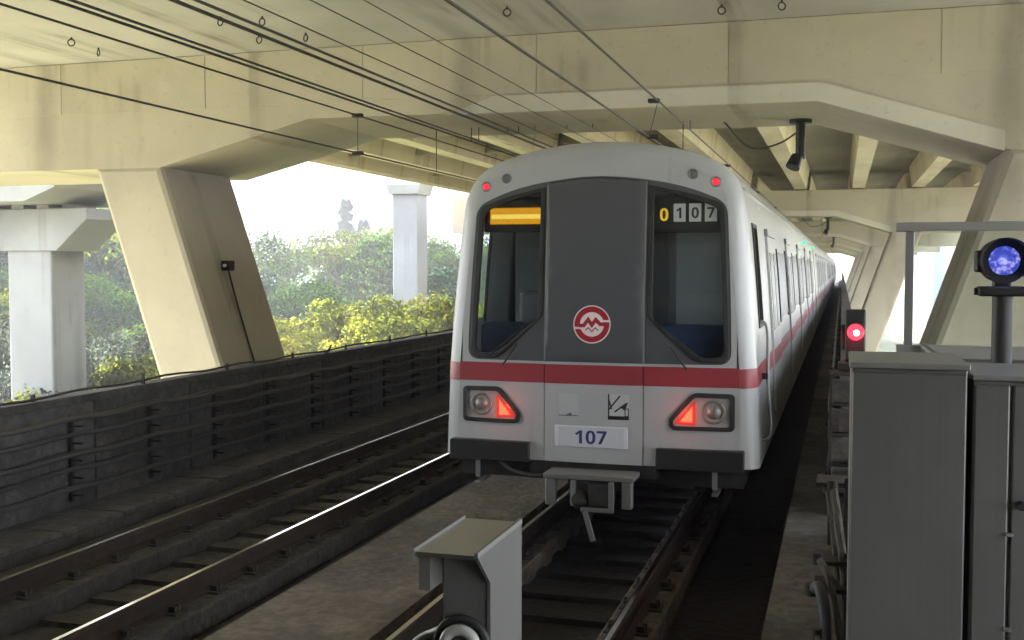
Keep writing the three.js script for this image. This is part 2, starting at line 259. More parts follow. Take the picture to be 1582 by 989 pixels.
for (const [x, y0, y1, l] of [[-6.1, 4.05, 4.54, 'left track wires'], [-2.2, 4.13, 4.56, 'train track wires']]) {
  let n = 0; for (const D of [13.2, 22, 30, 38]) { const t = thing('dropper', ['nearest', 'second', 'third', 'fourth'][n++] + ' thin dropper joining the two ' + l, 'dropper', [x, y0, -D], 'wire droppers');
    part('rod', cyl([x - (x > -3 ? 0.05 : 0), y0, -D], [x + (x > -3 ? 0.05 : 0), y1, -D], 0.005, 0.005, 6), M.copper, t); for (const y of [y0, y1]) part('clamp', rbox(x - 0.07, x + 0.07, y - 0.025, y + 0.025, -D - 0.04, -D + 0.04, 0.01), M.iron, t); }
}
{ const hk = [[-1.44, 13.56], [-0.73, 13.54], [-3.96, 12.9], [-7.69, 13.47], [-7.6, 12.35], [-7.09, 12.5], [-7.02, 13.54], [-10.27, 12.87], [-10.38, 13.59]];
  const wh = ['second from the right', 'rightmost', 'alone above the cab roof', 'lower left of the group of four', 'upper left of the group of four', 'upper right of the group of four', 'lower right of the group of four', 'leftmost but one', 'leftmost'];
  hk.forEach(([x, D], i) => { const t = thing('ceiling_hook', 'small iron ring hook in the ceiling, ' + wh[i], 'hook', [x, 5.73, -D], 'ceiling ring hooks');
    const g = new THREE.TorusGeometry(0.045, 0.009, 6, 16); g.rotateY(rr(-0.6, 0.6)); g.translate(x, 5.665, -D); part('ring', g, M.iron, t); part('shank', cyl([x, 5.7, -D], [x, 5.74, -D], 0.014, 0.014, 8), M.iron, t); }); }
BENT.slice(1, 4).forEach((D, i) => { const z = -D - 1.9, x = -0.6, t = thing('hanging_fitting', 'black cylindrical fitting hanging under the ' + ['nearest', 'second', 'third'][i] + ' crossbeam', 'fitting', [x, 4.69, z], 'fittings under the crossbeams');
  part('flange', cyl([x, 4.69, z], [x, 4.63, z], 0.16, 0.16, 18), M.black, t); part('body', cyl([x, 4.65, z], [x, 4.12, z], 0.068, 0.068, 16), M.black, t);
  part('bell', cyl([x - 0.04, 4.15, z + 0.05], [x - 0.1, 3.99, z + 0.12], 0.085, 0.105, 18), M.black, t); part('cable', tube([[x - 0.05, 4.5, z], [x - 0.3, 4.35, z], [x - 0.7, 4.3, z], [x - 1.1, 4.7, z]], 0.014, 20, 5), M.cable, t); });

// ---------------------------------------------------------------- the train: local x across, y above rail, z = 0 at the nose, body towards -z
const TX = -2.225, TZ = -10.0, CARL = 23.6, PITCH = 24.3, NCAR = 6;
const train = thing('metro_train', 'white metro train with red stripe, dark front mask and number 107', 'train', [TX, 0, TZ]);
const half = [[1.53, 0.71], [1.525, 0.88], [1.51, 1.2], [1.5, 1.455], [1.493, 1.635], [1.47, 2.0], [1.44, 2.4], [1.405, 2.8], [1.39, 2.95], [1.37, 3.12], [1.345, 3.25], [1.3, 3.36], [1.235, 3.45], [1.14, 3.525], [1.0, 3.59], [0.8, 3.655], [0.55, 3.71], [0.28, 3.743], [0, 3.755]];
const outline = [...half.map(([x, y]) => [-x, y]), ...half.slice(0, -1).reverse()];
const smooth = (a, b, x) => { const t = sat((x - a) / (b - a)); return t * t * (3 - 2 * t); };
const bend = (x, y, z) => z - (0.17 * sat((y - 1.65) / 2.1) ** 1.3 + 0.08 * (x / 1.5) ** 2) * sat(1 + z / 2);
function inset(d) {
  return outline.map(([x, y], i) => { const a = outline[Math.max(0, i - 1)], b = outline[Math.min(outline.length - 1, i + 1)]; let tx = b[0] - a[0], ty = b[1] - a[1]; const l = Math.hypot(tx, ty); tx /= l; ty /= l; return [x + ty * d, i === 0 || i === outline.length - 1 ? y : y - tx * d]; });
}
const NR = 0.15;                                            // radius of the edge between nose and sides
const rings = []; for (let k = 0; k <= 6; k++) { const a = k / 6 * Math.PI / 2; rings.push([NR * (1 - Math.sin(a)), -NR * (1 - Math.cos(a))]); }
function shell(zList, i0, i1, grow = 0, skip) {            // zList: [inset, z]; columns i0..i1 of the outline
  const pos = [], idx = [], W = i1 - i0 + 1;
  zList.forEach(([d, z]) => { const o = inset(d - grow); for (let i = i0; i <= i1; i++) pos.push(o[i][0], o[i][1], bend(o[i][0], o[i][1], z + (grow && z > -NR ? grow : 0))); });
  for (let r = 0; r + 1 < zList.length; r++) for (let i = 0; i + 1 < W; i++) { if (skip && skip(i + i0, zList[r][1], zList[r + 1][1])) continue; const a = r * W + i, b = a + 1, c = a + W, d = c + 1; idx.push(a, b, c, b, d, c); }
  const g = new THREE.BufferGeometry(); g.setAttribute('position', new THREE.Float32BufferAttribute(pos, 3)); g.setIndex(idx); g.computeVertexNormals(); return g;
}
const tr = (g) => g.translate(TX, 0, TZ);
const uvT = (g) => boxUV(g);
const front = rings.map(([d, z]) => [d, z]);                // from the nose plane back to the full outline
const last = outline.length - 1;
const bodyZ = [...front, [0, -0.3], [0, -0.72], [0, -1.2], [0, -2], [0, -6], [0, -CARL]];
const isCabWin = (i, za, zb) => za <= -0.7 && zb >= -1.25 && ((i >= 5 && i <= 7) || (i >= last - 8 && i <= last - 6));
part('body_shell', tr(uvT(shell(bodyZ, 0, last, 0, isCabWin))), M.white, train);
for (const [a, b] of [[3, 4], [last - 4, last - 3]]) part('stripe', tr(uvT(shell([...rings.slice(0), [0, -0.3], [0, -0.72], [0, -1.2], [0, -2], [0, -CARL]], a, b, 0.004))), M.red, train);
function rpoly(pts) {                                       // [x, y, radius]
  const s = new THREE.Shape(), n = pts.length;
  pts.forEach(([x, y, r = 0], i) => { const [px, py] = pts[(i + n - 1) % n], [qx, qy] = pts[(i + 1) % n], l0 = Math.hypot(px - x, py - y), l1 = Math.hypot(qx - x, qy - y), a = Math.min(r, l0 / 2), b = Math.min(r, l1 / 2);
    const p = [x + (px - x) * a / l0, y + (py - y) * a / l0], q = [x + (qx - x) * b / l1, y + (qy - y) * b / l1];
    i ? s.lineTo(...p) : s.moveTo(...p); if (r) s.quadraticCurveTo(x, y, ...q); });
  s.closePath(); return s;
}
const tess = new TessellateModifier(0.14, 7);
function panel(shape, z0, thick, bevel = 0, keepUV) {
  let g = new THREE.ExtrudeGeometry(shape, { depth: Math.max(1e-4, thick - bevel), bevelEnabled: bevel > 0, bevelThickness: bevel, bevelSize: bevel, bevelOffset: -bevel, bevelSegments: 2, curveSegments: 8 });
  g = tess.modify(g.index ? g.toNonIndexed() : g); const p = g.attributes.position;
  for (let i = 0; i < p.count; i++) p.setZ(i, bend(p.getX(i), p.getY(i), p.getZ(i) + z0));
  g.deleteAttribute('normal'); const u = keepUV ? g : boxUV(g); return tr(toCreasedNormals(u, 0.5));
}
const hole = (s) => new THREE.Path(s.getPoints(8).slice());
const ins = inset(NR);
const clipY = (y0, y1, x0 = -9, x1 = 9) => {                 // the nose outline cut to a band
  const L = ins.filter(([x, y]) => x < 0 && y > y0 && y < y1).map(([x, y]) => [Math.max(x, x0), y]);
  const xAt = (y) => { for (let i = 0; i + 1 < ins.length / 2; i++) if (ins[i][1] <= y && ins[i + 1][1] >= y) { const t = (y - ins[i][1]) / (ins[i + 1][1] - ins[i][1]); return Math.abs(ins[i][0] + t * (ins[i + 1][0] - ins[i][0])); } return Math.abs(ins[0][0]); };
  const left = [[Math.max(-xAt(y0), x0), y0], ...L, [Math.max(-xAt(y1), x0), y1]], right = [[Math.min(xAt(y1), x1), y1], ...L.slice().reverse().map(([x, y]) => [Math.min(-x, x1), y]), [Math.min(xAt(y0), x1), y0]];
  return (x0 > -9 ? [[x0, y0], [x0, y1]] : left).concat(x1 < 9 ? [[x1, y1], [x1, y0]] : right).reverse();
};
const shp = (pts) => new THREE.Shape(pts.map((p) => new THREE.Vector2(...p)));
const maskPts = [[-1.265, 1.662, 0.13], [1.275, 1.662, 0.13], [1.26, 2.3, 0.3], [1.215, 3.15, 0.12], [0.86, 3.3, 0.5], [0.45, 3.385, 0.5], [0, 3.425, 0.5], [-0.45, 3.385, 0.5], [-0.86, 3.3, 0.5], [-1.2, 3.15, 0.12], [-1.245, 2.3, 0.3]];
const dx = 0.475, flip = (p) => p.map(([x, y]) => [-x, y]).reverse();
{ // white surround above the stripe, with the mask cut out of it
  const top = [...ins.filter(([x, y]) => y > 1.64)].reverse(); const s = shp([[top[0][0], 1.637], ...top, [top[top.length - 1][0], 1.637]].reverse()); s.holes.push(hole(rpoly(maskPts)));
  part('nose_surround', panel(s, -0.06, 0.06), M.white, train);
  const g = 0.004;
  part('nose_panel', panel(shp(clipY(0.71, 1.455, -9, -dx - g)), -0.06, 0.06), M.white, train); part('nose_panel', panel(shp(flip(clipY(0.71, 1.455, -9, -dx - g))), -0.06, 0.06), M.white, train);
  part('stripe', panel(shp(clipY(1.456, 1.636, -9, -dx - g)), -0.06, 0.064), M.red, train); part('stripe', panel(shp(flip(clipY(1.456, 1.636, -9, -dx - g))), -0.06, 0.064), M.red, train);
}
const emergency = part('emergency_door', panel(shp(clipY(0.71, 1.455, -dx + 0.004, dx - 0.004)), -0.06, 0.068), M.white, train, 'white lower half of the front emergency door');
part('stripe', panel(shp([[-dx + 0.004, 1.456], [dx - 0.004, 1.456], [dx - 0.004, 1.636], [-dx + 0.004, 1.636]]), -0.06, 0.07), M.red, emergency);
const winL = (o) => [[-0.51 - o, 2.09 - o * 0.4, 0.03], [-0.51 - o, 3.31 - o, 0.01], [-0.86, 3.235 - o * 0.9, 0.3], [-1.16 + o, 3.13 - o, 0.08], [-1.2 + o, 2.3, 0.3], [-1.225 + o, 1.69 + o, 0.1], [-0.95 - o * 0.4, 1.69 + o, 0.08]];
const mirror = (pts) => pts.map(([x, y, r]) => [x < -1.1 ? -x + 0.02 : -x, y, r]).reverse();
const ms = rpoly(maskPts); const mHoles = [winL(0), mirror(winL(0))];
{ const s = rpoly(maskPts); for (const h of mHoles) s.holes.push(hole(rpoly(h))); s.holes.push(hole(rpoly([[-dx, 1.664], [dx, 1.664], [dx, 3.36], [0, 3.415, 0.5], [-dx, 3.36]]))); part('front_mask', panel(s, -0.05, 0.045), M.mask, train, 'dark grey mask round the cab windows'); }
part('door_leaf', panel(rpoly([[-dx + 0.007, 1.662], [dx - 0.007, 1.662], [dx - 0.007, 3.353], [0, 3.408, 0.5], [-dx + 0.007, 3.353]]), -0.05, 0.058, 0.004), M.mask, emergency, 'dark grey upper half of the emergency door');
for (const s of [-1, 1]) part('door_seal', panel(shp([[s * dx - 0.006, 1.67], [s * dx + 0.006, 1.67], [s * dx + 0.006, 3.36], [s * dx - 0.006, 3.36]]), -0.01, 0.02), M.galv, emergency);
mHoles.forEach((h, k) => {
  const sgn = k ? -1 : 1, inner = winL(0.035), s = rpoly(k ? mirror(winL(-0.012)) : winL(-0.012)); s.holes.push(hole(rpoly(k ? mirror(inner) : inner)));
  const pane = part('cab_window', panel(rpoly(k ? mirror(winL(0.01)) : winL(0.01)), -0.028, 0.0005), M.glass, train, k ? 'right cab window' : 'left cab window');
  part('window_seal', panel(s, -0.04, 0.046, 0.006), M.rubber, pane);
  // wiper resting on the slanted corner
  const x = sgn * -0.86; part('wiper', [cyl([TX + x - sgn * 0.02, 1.62, TZ + 0.03], [TX + x + sgn * 0.13, 1.83, TZ + 0.04], 0.01, 0.008, 6), cyl([TX + x - sgn * 0.17, 1.70, TZ + 0.02], [TX + x + sgn * 0.28, 2.06, TZ + 0.03], 0.008, 0.008, 6)], M.black, pane);
});
// cab interior behind the windows
{ const b = part('cab_interior', box(TX - 1.36, TX + 1.36, 0.95, 3.2, TZ - 2.06, TZ - 2.0), M.cabGrey, train, 'grey rear bulkhead of the driver cab');
  part('notice', box(TX + 0.82, TX + 1.02, 2.5, 2.75, TZ - 1.998, TZ - 1.985), M.notice, b); part('bulkhead_door', rbox(TX - 0.42, TX + 0.42, 1.0, 3.0, TZ - 1.995, TZ - 1.96, 0.02), M.cabDark, b);
  part('cab_floor', box(TX - 1.44, TX + 1.44, 0.95, 1.0, TZ - 1.99, TZ - 0.12), M.cabDark, b); part('cab_ceiling', box(TX - 1.2, TX + 1.2, 3.36, 3.4, TZ - 1.99, TZ - 0.35), M.cabGrey, b);
  for (const s of [-1, 1]) { part('console', rbox(TX + s * 0.88 - 0.36, TX + s * 0.88 + 0.36, 1.0, 2.0, TZ - 0.75, TZ - 0.36, 0.05), M.blueSeat, b, 'blue driver desk'); part('cab_post', box(TX + s * 0.53 - 0.03, TX + s * 0.53 + 0.03, 1.0, 3.35, TZ - 1.5, TZ - 1.4), M.cabDark, b); }
  part('driver_seat', [rbox(TX - 1.1, TX - 0.7, 1.5, 2.3, TZ - 1.35, TZ - 1.22, 0.06), rbox(TX - 1.1, TX - 0.7, 1.42, 1.54, TZ - 1.3, TZ - 0.9, 0.05), box(TX - 0.94, TX - 0.86, 1.0, 1.43, TZ - 1.15, TZ - 1.05)], M.cabDark, b); }
// destination sign (left) and number display (right), just behind the glass
{ const zf = (x, y) => TZ + bend(x, y, 0) - 0.11, s = part('destination_sign', box(TX - 1.15, TX - 0.53, 2.9, 3.22, zf(-0.85, 3.1) - 0.1, zf(-0.85, 3.1)), M.signBoard, train);
  const c = document.createElement('canvas'); c.width = 256; c.height = 96; const q = c.getContext('2d'); q.fillStyle = '#241400'; q.fillRect(0, 0, 256, 96); q.fillStyle = '#d89418'; q.fillRect(4, 8, 248, 80); q.fillStyle = '#ffd75e'; q.fillRect(10, 40, 236, 22);
  const tx = new THREE.CanvasTexture(c); tx.colorSpace = THREE.SRGBColorSpace; const m = new THREE.MeshStandardMaterial({ color: 0x000000, emissive: 0xffffff, emissiveMap: tx, emissiveIntensity: 0.14 });
  const g = new THREE.PlaneGeometry(0.55, 0.19); g.translate(TX - 0.825, 3.055, zf(-0.85, 3.1) + 0.004); part('lit_sign_face', g, m, s, 'lit yellow destination display');
  const n = part('number_display', box(TX + 0.52, TX + 1.19, 2.88, 3.22, zf(0.85, 3.1) - 0.1, zf(0.85, 3.1)), M.signBoard, train);
  const digits = ['0', '1', '0', '7'];
  digits.forEach((d, i) => { const k = document.createElement('canvas'); k.width = 96; k.height = 144; const w = k.getContext('2d'); w.fillStyle = i ? '#c9c6bd' : '#0a0906'; w.fillRect(0, 0, 96, 144); w.fillStyle = i ? '#15151a' : '#e8b52a'; w.font = 'bold ' + (i ? 118 : 140) + 'px sans-serif'; w.textAlign = 'center'; w.textBaseline = 'middle'; w.fillText(d, 48, 74);
    const t2 = new THREE.CanvasTexture(k); t2.colorSpace = THREE.SRGBColorSpace; const m2 = new THREE.MeshStandardMaterial({ color: 0xffffff, map: t2, emissive: 0xffffff, emissiveMap: t2, emissiveIntensity: i ? 0.025 : 0.1, roughness: 0.6 });
    const p = new THREE.PlaneGeometry(0.112, 0.168); p.translate(TX + 0.622 + i * 0.145, 3.065 - (i ? 0 : 0.015), zf(0.85, 3.1) + 0.004); part('lit_digit', p, m2, n); }); }
// round emblem, stickers and number plate
function decal(name, draw, W, H, x0, x1, y0, y1, z, parent, label, round) {
  const c = document.createElement('canvas'); c.width = W; c.height = H; draw(c.getContext('2d')); const t = new THREE.CanvasTexture(c); t.colorSpace = THREE.SRGBColorSpace; t.anisotropy = 4;
  const g = round ? new THREE.CircleGeometry(0.5, 40) : new THREE.PlaneGeometry(1, 1, 2, 2); g.scale(x1 - x0, y1 - y0, 1); g.translate((x0 + x1) / 2, (y0 + y1) / 2, 0);
  const p = g.attributes.position; for (let i = 0; i < p.count; i++) p.setZ(i, bend(p.getX(i), p.getY(i), z)); g.computeVertexNormals();
  return part(name, tr(g), new THREE.MeshStandardMaterial({ map: t, roughness: 0.5 }), parent, label);
}
decal('emblem', (q) => {
  q.fillStyle = '#e8dcdc'; q.fillRect(0, 0, 256, 256); q.fillStyle = '#a51c2c'; q.beginPath(); q.arc(128, 128, 119, 0, 7); q.fill();
  q.fillStyle = '#ecdfe0'; q.beginPath(); q.arc(128, 128, 82, 0, 7); q.fill(); q.fillRect(8, 146, 60, 14); q.fillRect(190, 98, 58, 14);
  q.strokeStyle = '#a51c2c'; q.lineWidth = 24; q.lineJoin = 'miter'; q.beginPath(); q.moveTo(38, 136); q.lineTo(72, 136); q.lineTo(102, 96); q.lineTo(128, 132); q.lineTo(154, 96); q.lineTo(184, 126); q.lineTo(218, 126); q.stroke();
  q.lineWidth = 7; q.beginPath(); q.moveTo(84, 168); q.lineTo(104, 150); q.lineTo(128, 176); q.lineTo(152, 150); q.lineTo(172, 168); q.stroke();
}, 256, 256, -0.195, 0.165, 1.84, 2.2, 0.0122, emergency, 'round red and white metro emblem', true);
const blue = '#27346e';
{ const p = part('number_plate', panel(rpoly([[-0.37, 0.86, 0.01], [0.335, 0.86, 0.01], [0.335, 1.06, 0.01], [-0.37, 1.06, 0.01]]), 0.006, 0.014, 0.003), M.plate, emergency, 'white plate with blue number 107');
  decal('plate_number', (q) => { q.fillStyle = '#c9ccd4'; q.fillRect(0, 0, 512, 160); q.fillStyle = blue; q.font = 'bold 158px sans-serif'; q.textAlign = 'center'; q.textBaseline = 'middle'; q.fillText('107', 256, 84); }, 512, 160, -0.33, 0.295, 0.872, 1.048, 0.0225, train); }
decal('sticker', (q) => { q.fillStyle = '#b9bbbd'; q.fillRect(0, 0, 128, 150); q.strokeStyle = '#a4a6a9'; q.lineWidth = 3; q.strokeRect(3, 3, 122, 144); q.fillStyle = '#5c5c60'; q.fillRect(6, 132, 116, 6); q.beginPath(); q.moveTo(46, 132); q.lineTo(78, 116); q.lineTo(84, 132); q.fill(); }, 128, 150, -0.34, -0.13, 1.13, 1.37, 0.0095, emergency, 'faded square sticker');
decal('sticker', (q) => { q.fillStyle = '#bfc0c2'; q.fillRect(0, 0, 128, 150); q.fillStyle = '#1c1c20'; q.fillRect(0, 128, 128, 22); q.strokeStyle = '#1c1c20'; q.lineWidth = 9; q.beginPath(); q.moveTo(4, 0); q.lineTo(4, 128); q.moveTo(4, 92); q.lineTo(74, 8); q.moveTo(4, 30); q.lineTo(22, 88); q.moveTo(40, 104); q.lineTo(112, 52); q.stroke(); q.beginPath(); q.moveTo(122, 44); q.lineTo(70, 74); q.lineTo(104, 96); q.fill(); q.lineWidth = 5; q.strokeRect(104, 84, 20, 44); }, 128, 150, 0.145, 0.345, 1.13, 1.37, 0.0095, emergency, 'black and white square sticker');
// head and tail lights
for (const s of [-1, 1]) {
  const o = [[s * 1.31, 1.40, 0.05], [s * 0.93, 1.405, 0.05], [s * 0.705, 1.15, 0.05], [s * 0.73, 1.055, 0.05], [s * 1.31, 1.055, 0.05]], i = [[s * 1.275, 1.368, 0.04], [s * 0.945, 1.37, 0.03], [s * 0.742, 1.14, 0.03], [s * 0.76, 1.087, 0.02], [s * 1.275, 1.087, 0.04]];
  const fix = (p) => rpoly(s < 0 ? p : p.slice().reverse()), rim = fix(o); rim.holes.push(hole(fix(i)));
  const h = part('headlight', panel(rim, -0.01, 0.035, 0.008), M.rubber, train, s < 0 ? 'left light cluster' : 'right light cluster');
  part('reflector_tray', panel(fix(i), -0.001, 0.004), s < 0 ? M.lensClear : M.lensClear, h);
  const c = [TX + s * 1.12, 1.228]; part('lamp_bowl', [(() => { const g = new THREE.TorusGeometry(0.1, 0.012, 8, 24); g.translate(c[0], c[1], TZ + bend(1.12, 1.2, 0.008)); return g; })(), (() => { const g = new THREE.SphereGeometry(0.09, 18, 8, 0, Math.PI * 2, 0, 0.8); g.rotateX(Math.PI / 2); g.translate(c[0], c[1], TZ + bend(1.12, 1.2, -0.055)); return g; })()], M.galv, h);
  const tri = [[s * 0.955, 1.33, 0.01], [s * 0.765, 1.115, 0.015], [s * 0.955, 1.105, 0.01]], tri2 = [[s * 0.93, 1.28, 0.01], [s * 0.815, 1.135, 0.01], [s * 0.93, 1.13, 0.01]];
  const f2 = (p) => rpoly(s < 0 ? p.slice().reverse() : p);
  part('tail_light', panel(f2(tri), 0.004, 0.008), glow(0.5, 0.02, 0.015, 0.16), h, 'lit red triangular tail light'); part('tail_light_core', panel(f2(tri2), 0.0125, 0.004), glow(1, 0.1, 0.045, 0.32), h);
  pointLamp(1, 0.08, 0.03, 0.008, train, s * 0.88, 1.2, 0.08);
  // marker lights and horns above the mask
  for (const [n, x, y, r, m, lab] of [['marker_light', 1.108, 3.34, 0.036, glow(0.9, 0.03, 0.06, 0.13), 'small lit red marker light'], ['horn_grille', 0.9, 3.415, 0.034, M.cabDark, null]]) {
    const zz = TZ + bend(x, y, 0); const b = part(n === 'marker_light' ? 'lamp_ring' : 'horn_ring', (() => { const g = new THREE.TorusGeometry(r + 0.006, 0.01, 8, 24); g.translate(TX + s * x, y, zz + 0.002); return g; })(), n === 'marker_light' ? M.galv : M.steelDark, train);
    part(n, (() => { const g = new THREE.SphereGeometry(r, 18, 8, 0, Math.PI * 2, 0, Math.PI / 2); g.scale(1, 0.4, 1); g.rotateX(Math.PI / 2); g.translate(TX + s * x, y, zz); return g; })(), m, b, lab);
  }
  // buffers beams, steps, grab rails
  part('bumper_block', rbox(TX + (s < 0 ? -1.42 : 0.6), TX + (s < 0 ? -0.62 : 1.4), 0.69, 0.885, TZ - 0.15, TZ + 0.045, 0.012), M.black, train);
  part('step', [rbox(TX + s * 1.14 - 0.022, TX + s * 1.14 + 0.022, 0.46, 0.74, TZ - 0.3, TZ - 0.26, 0.006), rbox(TX + s * 1.14 - 0.022, TX + s * 1.14 + 0.022, 0.52, 0.74, TZ - 0.02, TZ + 0.02, 0.006), rbox(TX + s * 1.14 - 0.03, TX + s * 1.14 + 0.03, 0.46, 0.485, TZ - 0.3, TZ + 0.02, 0.006)], M.galv, train);
}
// under the nose: apron, coupler, brackets
part('underframe', box(TX - 1.38, TX + 1.38, 0.5, 0.75, TZ - CARL, TZ - 0.22), M.under, train);
part('apron', rbox(TX - 0.62, TX + 0.6, 0.58, 0.72, TZ - 0.12, TZ - 0.03, 0.01), M.under, train);
{ const z = TZ + 0.3, c = part('coupler', [rbox(TX - 0.16, TX + 0.2, 0.36, 0.6, z - 0.25, z - 0.02, 0.02), rbox(TX + 0.03, TX + 0.26, 0.37, 0.58, z - 0.1, z + 0.04, 0.015), cyl([TX, 0.5, z - 0.2], [TX, 0.52, TZ - 0.8], 0.11, 0.13, 14), (() => { const g = new THREE.ConeGeometry(0.1, 0.2, 16); g.rotateX(Math.PI / 2); g.translate(TX - 0.06, 0.42, z + 0.06); return g; })()], M.under, train, 'dark automatic coupler');
  part('coupler_plate', rbox(TX - 0.4, TX + 0.45, 0.605, 0.655, z - 0.3, z + 0.02, 0.01), M.galv, c);
  for (const s of [-1, 1]) part('coupler_bracket', rbox(TX + s * 0.36 + 0.02 - 0.05, TX + s * 0.36 + 0.02 + 0.05, 0.35, 0.606, z - 0.1, z, 0.02), M.galv, c);
  part('face_plate', [rbox(TX - 0.14, TX - 0.09, 0.36, 0.6, z - 0.02, z + 0.02, 0.008), rbox(TX + 0.22, TX + 0.27, 0.33, 0.6, z + 0.0, z + 0.045, 0.008), rbox(TX - 0.04, TX + 0.27, 0.32, 0.36, z, z + 0.045, 0.008)], M.galv, c);
  part('release_handle', rbox(-0.025, 0.025, -0.14, 0.14, -0.012, 0.012, 0.008).rotateZ(0.28).translate(TX + 0.045, 0.19, z + 0.05), M.galv, c);
  part('air_hose', tube([[TX - 1.0, 0.7, TZ - 0.1], [TX - 0.75, 0.6, TZ + 0.05], [TX - 0.5, 0.58, TZ + 0.1], [TX - 0.3, 0.62, TZ + 0.1]], 0.022, 24, 7), M.rubber, c); }
// sides, doors, windows and running gear of every car
const xAtY = (y) => { for (let i = 0; i + 1 < half.length; i++) if (half[i][1] <= y && half[i + 1][1] >= y) return half[i][0] + (y - half[i][1]) / (half[i + 1][1] - half[i][1]) * (half[i + 1][0] - half[i][0]); return 1.4; };
function sidePanel(s, z0, z1, y0, y1, off, thick) {         // a plate that follows the leaning side wall
  const ys = [y0, ...half.map((h) => h[1]).filter((y) => y > y0 + 0.02 && y < y1 - 0.02), y1], pos = [], idx = [], add = (a, b, c, d) => { const n = pos.length / 3; pos.push(...a, ...b, ...c, ...d); s > 0 ? idx.push(n, n + 1, n + 2, n, n + 2, n + 3) : idx.push(n, n + 2, n + 1, n, n + 3, n + 2); };
  const P = (y, z, o) => [s * (xAtY(y) + o), y, z], o1 = off + thick;
  for (let i = 0; i + 1 < ys.length; i++) { const a = ys[i], b = ys[i + 1]; add(P(a, z1, o1), P(a, z0, o1), P(b, z0, o1), P(b, z1, o1)); add(P(a, z0, o1), P(a, z0, off), P(b, z0, off), P(b, z0, o1)); add(P(a, z1, off), P(a, z1, o1), P(b, z1, o1), P(b, z1, off)); }
  add(P(y1, z1, o1), P(y1, z0, o1), P(y1, z0, off), P(y1, z1, off)); add(P(y0, z0, o1), P(y0, z1, o1), P(y0, z1, off), P(y0, z0, off));
  const g = new THREE.BufferGeometry(); g.setAttribute('position', new THREE.Float32BufferAttribute(pos, 3)); g.setIndex(idx); const n = g.toNonIndexed(); n.computeVertexNormals(); return tr(boxUV(n));
}
for (const s of [-1, 1]) {                                   // cab side
  const w = part('cab_side_window', sidePanel(s, -1.2, -0.72, 2.0, 2.95, -0.012, 0.001), M.glass, train); part('window_frame', merged([sidePanel(s, -1.23, -1.19, 1.97, 2.98, -0.01, 0.022), sidePanel(s, -0.73, -0.69, 1.97, 2.98, -0.01, 0.022), sidePanel(s, -1.19, -0.73, 2.94, 2.98, -0.01, 0.02), sidePanel(s, -1.19, -0.73, 1.97, 2.01, -0.01, 0.02)]), M.rubber, w);
  const z = TZ - 0.52, g = part('grab_rail', tube([[TX + s * 1.5, 2.05, z], [TX + s * 1.545, 2.02, z], [TX + s * 1.57, 1.5, z], [TX + s * 1.59, 0.95, z], [TX + s * 1.53, 0.92, z]], 0.016, 30, 8), M.galv, train);
  part('clamp', [rbox(TX + s * 1.545 - 0.03, TX + s * 1.545 + 0.03, 1.5, 1.56, z - 0.03, z + 0.03, 0.01)], M.black, g);
  part('gutter', sidePanel(s, -CARL, -0.4, 3.26, 3.3, 0.0, 0.02), M.white, train);
}
const bodyCar = (() => { const g = merged([uvT(shell([[0, 0], [0, -CARL]], 0, last)), boxUV(new THREE.ExtrudeGeometry(shp(outline.slice().reverse()), { depth: 0.02, bevelEnabled: false }).translate(0, 0, -0.03)), boxUV(new THREE.ExtrudeGeometry(shp(outline.slice().reverse()), { depth: 0.02, bevelEnabled: false }).translate(0, 0, -CARL))]); const p = g.attributes.position; for (let i = 0; i < p.count; i++) if (p.getZ(i) > -3 && p.getZ(i) < -0.031) p.setZ(i, 0); return g; })();
for (let c = 0; c < NCAR; c++) {
  const zc = -c * PITCH;
  if (c) { const b = piece('car_body', bodyCar, M.white, train, 0, 0, zc); for (const s of [-1, 1]) part('stripe', sidePanel(s, zc - CARL, zc, 1.456, 1.635, 0, 0.004), M.red, train); part('gangway', rbox(TX - 1.1, TX + 1.1, 0.9, 3.4, TZ + zc - 0.02, TZ + zc + PITCH - CARL + 0.02, 0.05), M.rubber, train); part('underframe', box(TX - 1.38, TX + 1.38, 0.3, 0.7, TZ + zc - CARL, TZ + zc), M.under, train); }
  const sides = c < 2 ? [1, -1] : [1];
  for (const s of sides) for (let d = 0; d < 5; d++) {
    const zd = zc - 3.2 - d * 4.35;
    for (const k of [-1, 1]) { const a = zd + (k < 0 ? -0.69 : 0.01), b = a + 0.68; const leaf = part('door', sidePanel(s, a, b, 0.95, 2.9, 0.004, 0.022), M.white, train); part('door_window', sidePanel(s, a + 0.13, b - 0.13, 1.85, 2.72, 0.024, 0.006), M.paneDark, leaf); part('stripe', sidePanel(s, a, b, 1.456, 1.635, 0.0255, 0.003), M.red, leaf); }
    part('door_header', sidePanel(s, zd - 0.75, zd + 0.75, 2.905, 2.98, 0.002, 0.035), M.galv, train);
    if (d < 4) { const w = part('side_window', sidePanel(s, zd - 3.2, zd - 1.15, 1.9, 2.75, 0.002, 0.008), M.paneDark, train); for (const e of [zd - 3.24, zd - 1.15]) part('window_frame', sidePanel(s, e, e + 0.04, 1.86, 2.79, 0.001, 0.02), M.rubber, w); }
  }
  for (const dz of [3.6, CARL - 3.6]) { const bz = TZ + zc - dz; const bg = part('bogie', [rbox(TX - 1.0, TX - 0.8, 0.3, 0.6, bz - 1.7, bz + 1.7, 0.05), rbox(TX + 0.8, TX + 1.0, 0.3, 0.6, bz - 1.7, bz + 1.7, 0.05), box(TX - 0.8, TX + 0.8, 0.35, 0.55, bz - 0.3, bz + 0.3)], M.under, train); for (const a of [-1.15, 1.15]) for (const s of [-1, 1]) part('wheel', cyl([TX + s * 0.67, 0.42, bz + a], [TX + s * 0.79, 0.42, bz + a], 0.415, 0.415, 24), M.iron, bg); }
}
